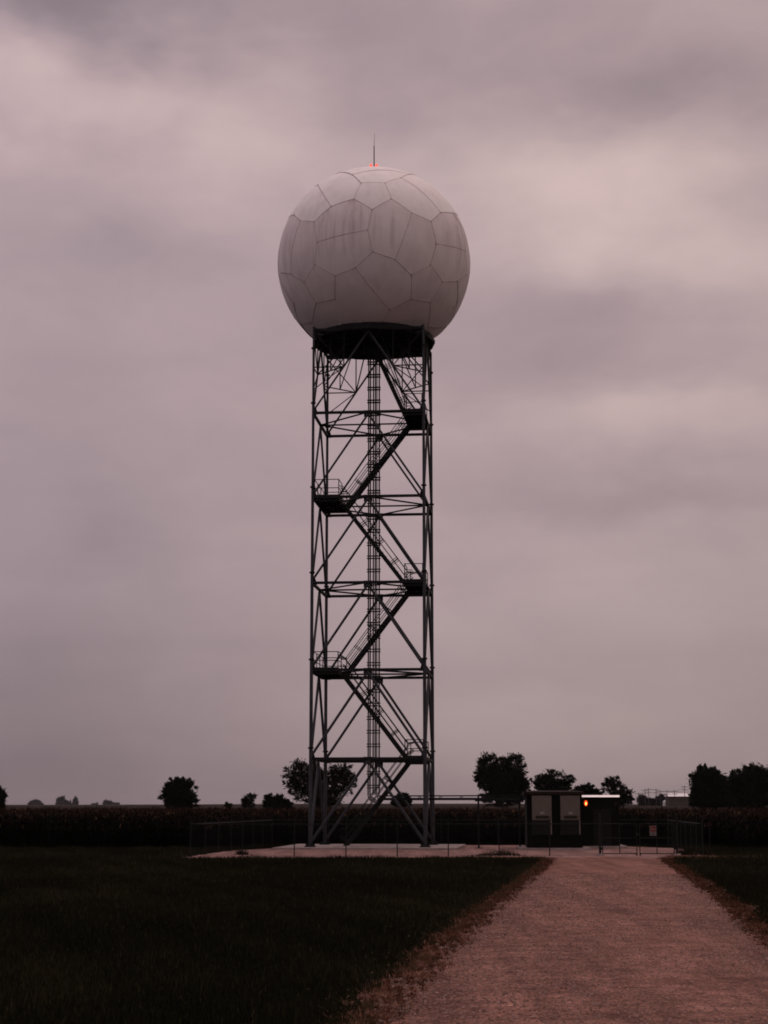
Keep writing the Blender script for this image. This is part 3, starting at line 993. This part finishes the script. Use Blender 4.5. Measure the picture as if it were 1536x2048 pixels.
wm = MB()
for (xa, za), (xb, zb2) in zip(tops[:-1], tops[1:]):
    for off in (0, -1.0):
        pts = [(xa + (xb - xa) * t - tops[0][0], -.1, za + off + (zb2 - za) * t - .25 * 4 * t * (1 - t)) for t in np.linspace(0, 1, 6)]
        wm.poly(pts, .03, 3)
wm.build("wire", M_pole, wr)

# ------------------------------------------------------------------ corn field
def corn_plants(n, X, Yv, hgt):
    """numpy corn: stalk, arching leaves and a tassel for every plant"""
    quads, tones = [], []
    def ribbon(P0, P1, w0, w1, side, tone):
        quads.append(np.stack([P0 - side * w0[:, None], P0 + side * w0[:, None], P1 + side * w1[:, None], P1 - side * w1[:, None]], 1))
        tones.append(np.repeat(tone, 4))
    base = np.stack([X, Yv, np.zeros(n)], 1)
    lean = rng.normal(0, .05, (n, 2))
    def stem(h):
        return base + np.stack([lean[:, 0] * h, lean[:, 1] * h, h], 1)
    for ang in (0, PI / 2):
        s = np.tile([math.cos(ang), math.sin(ang), 0], (n, 1))
        ribbon(stem(hgt * 0), stem(hgt * .92), np.full(n, .014), np.full(n, .010), s, np.full(n, .3) + rng.random(n) * .2)
    row_az = rng.random(n) * PI
    for k in range(9):
        h = hgt * (.18 + .085 * k) + rng.normal(0, .04, n)
        az = row_az + (k % 2) * PI + rng.normal(0, .35, n)
        d = np.stack([np.cos(az), np.sin(az), np.zeros(n)], 1)
        s = np.stack([-np.sin(az), np.cos(az), np.zeros(n)], 1)
        L_ = rng.uniform(.3, .55, n) * (1.1 - abs(k - 4) * .07)
        dry = np.clip((h / hgt) * 1.05 - .28 + rng.normal(0, .17, n), 0, 1)  # upper leaves dried brown; lower ones green, painted darker for the shade there
        droop = rng.uniform(.05, .5, n)
        P0 = stem(h)
        P1 = P0 + d * (L_ * .45)[:, None] + np.array([0, 0, 1]) * (L_ * .45)[:, None]
        P2 = P0 + d * L_[:, None] + np.array([0, 0, 1]) * (L_ * (.45 - droop * .6))[:, None]
        P3 = P0 + d * (L_ * 1.25)[:, None] + np.array([0, 0, 1]) * (L_ * (.3 - droop * 1.5))[:, None]
        ribbon(P0, P1, np.full(n, .03), np.full(n, .042), s, dry)
        ribbon(P1, P2, np.full(n, .042), np.full(n, .035), s, dry)
        ribbon(P2, P3, np.full(n, .035), np.full(n, .004), s, dry)
    tt = np.clip(rng.normal(.72, .1, n), 0, .95)
    for k in range(3):
        az = rng.random(n) * 2 * PI
        d = np.stack([np.cos(az) * .1, np.sin(az) * .1, np.full(n, .2)], 1)
        s = np.stack([-np.sin(az), np.cos(az), np.zeros(n)], 1)
        P0 = stem(hgt * .91)
        ribbon(P0, P0 + d, np.full(n, .012), np.full(n, .006), s, tt)
    # a few paler husks
    sel = rng.random(n) < .35
    m_ = int(sel.sum())
    P0 = stem(hgt * .5)[sel] + np.array([0, -.03, 0])
    az = rng.random(m_) * 2 * PI
    s = np.stack([np.cos(az), np.sin(az), np.zeros(m_)], 1)
    quads.append(np.stack([P0 - s * .03, P0 + s * .03, P0 + s * .02 + [0.05, 0, .24], P0 - s * .02 + [.05, 0, .24]], 1))
    tones.append(np.repeat(rng.uniform(.6, 1, m_), 4))
    return np.concatenate(quads).reshape(-1, 3), np.concatenate(tones)


CX, CY = [], []
def in_yard(x, y):
    return (x > -11.0 + .09 * (y - 82)) & (x < 18.6 + .09 * (y - 82)) & (y < 110)
row = 97.0
for i in range(26):
    yb = 97 + i * .76
    x = np.arange(-38, 42, .19 if i < 8 or i > 14 else .26) + rng.normal(0, .03)
    x = x + rng.normal(0, .03, len(x))
    y = yb - .095 * (x + 10) * .3 + rng.normal(0, .04, len(x))
    keep = ~in_yard(x, y)
    if i > 9: keep &= (abs(x - 3) < 22) if i <= 22 else True
    CX.append(x[keep]); CY.append(y[keep])
for yb in (120, 126, 134, 146, 160, 180, 205):
    x = np.arange(-.3 * yb - 8, .3 * yb + 8, .28)
    CX.append(x + rng.normal(0, .05, len(x))); CY.append(np.full(len(x), float(yb)) + rng.normal(0, .3, len(x)))
CX, CY = np.concatenate(CX), np.concatenate(CY)
HG = rng.normal(2.18, .09, len(CX))
cv, ct = corn_plants(len(CX), CX, CY, HG)
corn = mesh_np("corn_field", cv, 4, M_corn, ct)
tag(corn, "tall drying cornfield with rust brown leaves behind the fenced yard", "cornfield", kind='stuff')

# far crops: a low canopy with an uneven top that closes the view to the horizon
def canopy():
    m, nt, b = new_mat("crop_canopy")
    nt.links.new(ramp(nt, noise(nt, .5, 8, .75), [(.3, (.008, .006, .0035)), (.6, (.018, .0115, .007)), (.8, (.032, .018, .011))]), b.inputs['Base Color'])
    b.inputs['Roughness'].default_value = 1
    b.inputs['Specular IOR Level'].default_value = .05
    return m
vs, fs = [], []
ny, nx = 60, 160
for j in range(ny):
    y = 118 * (4200 / 118) ** (j / (ny - 1))
    for i in range(nx):
        x = (i / (nx - 1) - .5) * 2 * (.5 * y + 40)
        rise = .0018 * max(0, y - 150)
        vs.append((x, y, 1.75 + rise + random.gauss(0, .10) + .00035 * max(0, y - 150) * math.sin(x / (.07 * y) + 1.3) ))
for j in range(ny - 1):
    for i in range(nx - 1):
        a = j * nx + i
        fs.append((a, a + 1, a + nx + 1, a + nx))
tag(MB().add(vs, fs).build("field", canopy()), kind='structure')

# ------------------------------------------------------------------ lawn, dry verge, loose stones
def blades(X, Y_, h, w, tone, lean=.6):
    n = len(X)
    az = rng.random(n) * 2 * PI
    la = rng.random(n) * 2 * PI
    s = np.stack([np.cos(az), np.sin(az), np.zeros(n)], 1) * w[:, None]
    b = np.stack([X, Y_, np.zeros(n)], 1)
    t = b + np.stack([np.cos(la) * h * lean * rng.random(n), np.sin(la) * h * lean * rng.random(n), h], 1)
    Vv = np.stack([b - s, b + s, t], 1).reshape(-1, 3)
    return Vv, np.repeat(tone, 3)


def scatter(n, y0, y1, margin=2.5, power=1.0):
    """points over the lawn in view, denser close up"""
    u = rng.random(n)
    y = y0 * (y1 / y0) ** u
    half = y * .2224 + margin
    x = rng.uniform(-1, 1, n) * half
    return x, y


rl = np.interp
RLx, RLy = np.array([p[0] for p in RL]), np.array([p[1] for p in RL])
RRx, RRy = np.array([p[0] for p in RR]), np.array([p[1] for p in RR])
x, y = scatter(640000, 14.5, 98, 9.0)
L_, R_ = np.interp(y, RLy, RLx), np.interp(y, RRy, RRx)
wob = .22 * np.sin(y * 1.3 + 1.7 * np.sin(y * .4)) + .12 * np.sin(y * 3.1)
keep = ((x < L_ + .05 + wob) | (x > R_ + .5 + wob)) & ~((y > 79.2) & (x > -9.4 + .075 * (y - 79.2)) & (x < 15.2 + .08 * (y - 79.2)))
x, y = x[keep], y[keep]
L_, R_ = L_[keep], R_[keep]
near = y / 20
dist = np.where(x < L_, L_ - x, x - R_)
pat = np.sin(x * 1.3 + 2 * np.sin(y * .4)) * np.sin(y * .7 + np.sin(x * .6)) + .6 * np.sin(x * 3.1 + y * .9)
tone = np.clip(rng.normal(.38, .16, len(x)) + .10 * pat + .3 * np.exp(-dist / .35), 0, 1)
big_ = np.sin(x * .55 + 1.2 * np.sin(y * .21)) + np.sin(y * .33 + .7 * np.sin(x * .9))
tone = np.clip(tone + .09 * big_, 0, 1)
tone = np.where(rng.random(len(x)) < .02, rng.uniform(.8, 1, len(x)), tone)
h = rng.uniform(.05, .12, len(x)) * (1 + .25 * pat.clip(-1, 1)) * (.8 + .25 * near)
gv, gt = blades(x, y, h, .006 * near + .003, tone)
lawn = mesh_np("lawn_grass", gv, 3, M_grass, gt)
tag(lawn, "short dark mown grass either side of the gravel road", "grass", kind='stuff')

# dry verge along both road edges, and the pale strip in front of the fence
x, y = scatter(1, 20, 21)
DV, DT = [], []
for E_x, E_y, lo, hi, n in ((RLx, RLy, -.15, .48, 60000), (RRx, RRy, -.05, .50, 50000)):
    y = 17.5 * (80 / 17.5) ** rng.random(n)
    e = np.interp(y, E_y, E_x)
    clump = .5 + .5 * np.sin(y * 2.1 + 1.5 * np.sin(y * .63)) * np.sin(y * .83 + .5)
    u = rng.beta(1.6, 1.9, n)
    x = e + lo + (hi - lo) * u + rng.normal(0, .10, n) + .15 * (clump - .5)
    # tufts: draw the blades together round common roots
    cx_, cy_ = np.round(x / .16) * .16, np.round(y / .2) * .2
    hsh = np.abs(np.sin(cx_ * 127.1 + cy_ * 311.7) * 43758.5) % 1
    x, y = x * .45 + (cx_ + .1 * hsh) * .55, y * .45 + (cy_ + .15 * hsh) * .55
    pale = np.exp(-((y - 19) / 14) ** 2)
    tone = np.clip(.10 + .62 * hsh * (.45 + .55 * pale) + rng.normal(0, .12, n), 0, 1)
    h = rng.uniform(.02, .07, n) * (.5 + 1.1 * hsh)
    kp = hsh > .36
    v_, t_ = blades(x[kp], y[kp], h[kp], (.005 * y / 20 + .004)[kp], tone[kp], 1.8)
    DV.append(v_); DT.append(t_)
for x0, x1, y0, y1, n in ((2.0, 7.4, 78.6, 80.6, 3500), (13.2, 18, 80.2, 82.8, 3500), (-10, 3, 79.0, 79.7, 900)):
    x, y = rng.uniform(x0, x1, n), rng.uniform(y0, y1, n)
    v_, t_ = blades(x, y, rng.uniform(.04, .12, n), np.full(n, .02), np.clip(rng.normal(.5, .25, n), 0, 1), 1.2)
    DV.append(v_); DT.append(t_)
dry = mesh_np("dry_grass", np.concatenate(DV), 3, M_dry, np.concatenate(DT))
tag(dry, "dry reddish brown grass fringing the edges of the gravel road", "dry grass", kind='stuff')

# loose stones on the road
n = 26000
y = 17.5 * (60 / 17.5) ** rng.random(n)
l, r = np.interp(y, RLy, RLx), np.interp(y, RRy, RRx)
u = np.where(rng.random(n) < .3, rng.choice([.06, .95], n) + rng.normal(0, .08, n), rng.random(n))
x = l + (r - l) * u
z = .012 + .05 * np.sin(PI * np.clip(u, 0, 1))
s = rng.uniform(.006, .019, n) * (.8 + y / 60)
oct_ = np.array([[1, 0, 0], [0, 1, 0], [0, 0, 1], [0, 1, 0], [-1, 0, 0], [0, 0, 1], [-1, 0, 0], [0, -1, 0], [0, 0, 1], [0, -1, 0], [1, 0, 0], [0, 0, 1]], float)
jit = 1 + .3 * rng.normal(size=(n, 12, 3)) * 0
az = rng.random(n) * 2 * PI
ca, sa = np.cos(az), np.sin(az)
O3 = oct_[None] * np.stack([s * rng.uniform(.8, 1.5, n), s, s * rng.uniform(.5, .9, n)], 1)[:, None, :]
St = np.stack([O3[..., 0] * ca[:, None] - O3[..., 1] * sa[:, None] + x[:, None], O3[..., 0] * sa[:, None] + O3[..., 1] * ca[:, None] + y[:, None], O3[..., 2] + z[:, None]], 2)
st = mesh_np("gravel_stones", St.reshape(-1, 3), 3, M_stone, np.repeat(np.clip(rng.normal(.5, .25, n), 0, 1), 12))
tag(st, "loose pale stones lying on the gravel road", "gravel", kind='stuff')

# weed clumps in the yard
def weed(px, Y, label, n, rad, hgt):
    c = at(px, 1700, Y)
    o = thing("weed_clump", (c.x, Y, 0), label, "weeds", 0, "weeds in the gravel yard")
    X = rng.normal(0, rad, n)
    v_, t_ = blades(X, rng.normal(0, rad * .6, n), np.abs(rng.normal(hgt, hgt * .4, n)) * np.exp(-(X / (1.6 * rad)) ** 2), np.full(n, .02), np.clip(rng.normal(.4, .2, n), 0, .8), 1.2)
    mesh_np("leaves", v_, 3, M_grass, t_, o)
weed(484, 86, "dark weed clump by a fence post near the left end of the yard", 160, .2, .3)
weed(1006, 84.6, "wide dark weed clump at the fence left of the hut", 300, .55, .28)
weed(968, 84.6, "low dark weed clump left of the wide one at the fence", 120, .25, .16)
weed(1372, 85.4, "dense dark weed mound at the fence corner right of the gate", 420, .32, .34)

# ------------------------------------------------------------------ sky and light
SUN_EL, SUN_AZ = math.radians(72), math.radians(30)      # azimuth clockwise from the view direction
world = bpy.data.worlds.new("World")
SC.world = world
world.use_nodes = True
nt = world.node_tree
bg = nt.nodes['Background']
STR = .1
bg.inputs['Strength'].default_value = STR
sky = nt.nodes.new('ShaderNodeTexSky')
sky.sky_type = 'NISHITA'
sky.sun_disc = False
sky.sun_elevation = SUN_EL
sky.sun_rotation = SUN_AZ


def mth(op, a, b=None, c=None, clamp=False):
    n = nt.nodes.new('ShaderNodeMath')
    n.operation = op
    n.use_clamp = clamp
    for i, v in enumerate((a, b, c)):
        if v is None: continue
        if hasattr(v, 'links'): nt.links.new(v, n.inputs[i])
        else: n.inputs[i].default_value = v
    return n.outputs[0]


tc = nt.nodes.new('ShaderNodeTexCoord')
sep = nt.nodes.new('ShaderNodeSeparateXYZ')
nt.links.new(tc.outputs['Generated'], sep.inputs[0])
dx, dy, dz = sep.outputs
el = mth('ARCSINE', dz)
az = mth('ARCTAN2', dx, dy)
K = 180 / PI
el_d = mth('MULTIPLY', el, K)
az_d = mth('MULTIPLY', az, K)


def wnoise(sx, sy, detail, rough, seed, dist=0.0):
    cb = nt.nodes.new('ShaderNodeCombineXYZ')
    nt.links.new(mth('MULTIPLY', az_d, sx), cb.inputs[0])
    nt.links.new(mth('MULTIPLY', el_d, sy), cb.inputs[1])
    cb.inputs[2].default_value = seed
    n = nt.nodes.new('ShaderNodeTexNoise')
    n.inputs['Scale'].default_value = 1
    n.inputs['Detail'].default_value = detail
    n.inputs['Roughness'].default_value = rough
    n.inputs['Distortion'].default_value = dist
    nt.links.new(cb.outputs[0], n.inputs['Vector'])
    return mth('SUBTRACT', n.outputs['Fac'], .5)


warp_a = mth('MULTIPLY', wnoise(.16, .3, 4, .55, 3.3), 7.0)
warp_e = mth('MULTIPLY', wnoise(.13, .26, 4, .55, 8.1), 5.0)
azw = mth('ADD', az_d, warp_a)
elw = mth('ADD', el_d, warp_e)


def blob(px, py, sx, sy, amp):
    """soft bright (or dark) mass of cloud; given where it stands in the sky"""
    a0 = math.degrees(math.atan2((px - 768) / F_PX, 1))
    e0 = math.degrees(PITCH + math.atan((1024 - py) / F_PX))
    sa, se = math.degrees(sx / F_PX), math.degrees(sy / F_PX)
    u = mth('POWER', mth('ABSOLUTE', mth('MULTIPLY', mth('SUBTRACT', azw, a0), 1 / sa)), 2)
    v = mth('POWER', mth('ABSOLUTE', mth('MULTIPLY', mth('SUBTRACT', elw, e0), 1 / se)), 2)
    return mth('MULTIPLY', mth('POWER', 2.718, mth('MULTIPLY', mth('ADD', u, v), -1)), amp)


# brightness by elevation (overcast: dim near the horizon, brightest overhead)
rp = nt.nodes.new('ShaderNodeValToRGB')
els = rp.color_ramp.elements
stops = [(0, .255), (3 / 90, .315), (7 / 90, .385), (12 / 90, .415), (18 / 90, .45), (24 / 90, .43), (30 / 90, .45), (45 / 90, .68), (1, .95)]
while len(els) < len(stops): els.new(.5)
for e, (p, v) in zip(els, stops):
    e.position = p
    e.color = (v, v, v, 1)
nt.links.new(mth('DIVIDE', el_d, 90, None, True), rp.inputs[0])
lum = base_lum = rp.outputs[0]
for b_ in [(100, 210, 420, 110, .15), (480, 330, 320, 110, .05), (1180, 400, 340, 150, .17), (1480, 560, 260, 110, .07), (600, 30, 500, 70, -.08), (760, 170, 200, 80, -.07), (1380, 190, 260, 80, -.12),
           (20, 40, 330, 110, -.17), (190, 130, 110, 60, -.06), (1180, 660, 260, 90, -.08), (1300, 850, 400, 60, .10), (1300, 1010, 420, 50, -.055), (60, 1000, 260, 500, -.05), (60, 1500, 420, 260, -.055), (1150, 1250, 500, 260, .05),
           (300, 520, 300, 60, -.05), (1100, 1500, 500, 120, .05)]:
    lum = mth('ADD', lum, blob(*b_))
soft = wnoise(.24, .40, 6, .52, 1.7, .35)
streak = wnoise(.09, .50, 5, .5, 5.2, .3)
amp = mth('MULTIPLY', lum, mth('ADD', mth('MULTIPLY', soft, mth('ADD', .14, mth('MULTIPLY', el_d, .010))), mth('MULTIPLY', streak, .20)))
lum = mth('MAXIMUM', mth('ADD', lum, amp), .05)
tint = nt.nodes.new('ShaderNodeValToRGB')
te = tint.color_ramp.elements
te[0].position, te[0].color = 0, (1, .785, .86, 1)
te[1].position, te[1].color = 1, (1, .765, .745, 1)
t2 = te.new(.5); t2.color = (1, .75, .785, 1)
tv = mth('ADD', mth('MULTIPLY', az_d, .014), mth('MULTIPLY', mth('SUBTRACT', lum, base_lum), 3.2))
nt.links.new(mth('ADD', tv, .5, None, True), tint.inputs[0])
mul = nt.nodes.new('ShaderNodeMix'); mul.data_type = 'RGBA'; mul.blend_type = 'MULTIPLY'
mul.inputs[0].default_value = 1
nt.links.new(tint.outputs[0], mul.inputs[6])
cbm = nt.nodes.new('ShaderNodeCombineXYZ')
l10 = mth('MULTIPLY', lum, 1 / STR)
for i in range(3): nt.links.new(l10, cbm.inputs[i])
nt.links.new(cbm.outputs[0], mul.inputs[7])
cov = nt.nodes.new('ShaderNodeMix'); cov.data_type = 'RGBA'
cov.inputs[0].default_value = .985          # the cloud deck covers nearly all of the clear sky
nt.links.new(sky.outputs[0], cov.inputs[6])
nt.links.new(mul.outputs[2], cov.inputs[7])
nt.links.new(cov.outputs[2], bg.inputs['Color'])

hm = bpy.data.materials.new("haze_air")
hm.use_nodes = True
hn = hm.node_tree
hn.nodes.clear()
ho = hn.nodes.new('ShaderNodeOutputMaterial')
hv = hn.nodes.new('ShaderNodeVolumePrincipled')
hv.inputs['Color'].default_value = (.9, .84, .88, 1)
hv.inputs['Density'].default_value = .00003
hn.links.new(hv.outputs[0], ho.inputs['Volume'])
tag(MB().box(-RE - 50, -RE - 50, -1, RE + 50, RE + 50, 46).build("haze", hm), kind='stuff')

sun = bpy.data.lights.new("sun", 'SUN')
sun.energy = .5
sun.angle = math.radians(30)
sun.color = (1, .80, .76)
so = bpy.data.objects.new("sun", sun)
COL.objects.link(so)
sd = Vector((math.sin(SUN_AZ) * math.cos(SUN_EL), math.cos(SUN_AZ) * math.cos(SUN_EL), math.sin(SUN_EL)))
so.rotation_euler = sd.to_track_quat('Z', 'Y').to_euler()

SC.view_settings.view_transform = 'Standard'
SC.view_settings.look = 'None'
SC.view_settings.exposure = 0
SC.view_settings.gamma = 1
SC.render.engine = 'CYCLES'
SC.cycles.filter_width = 1.8
SC.cycles.max_bounces = 5
SC.cycles.diffuse_bounces = 3
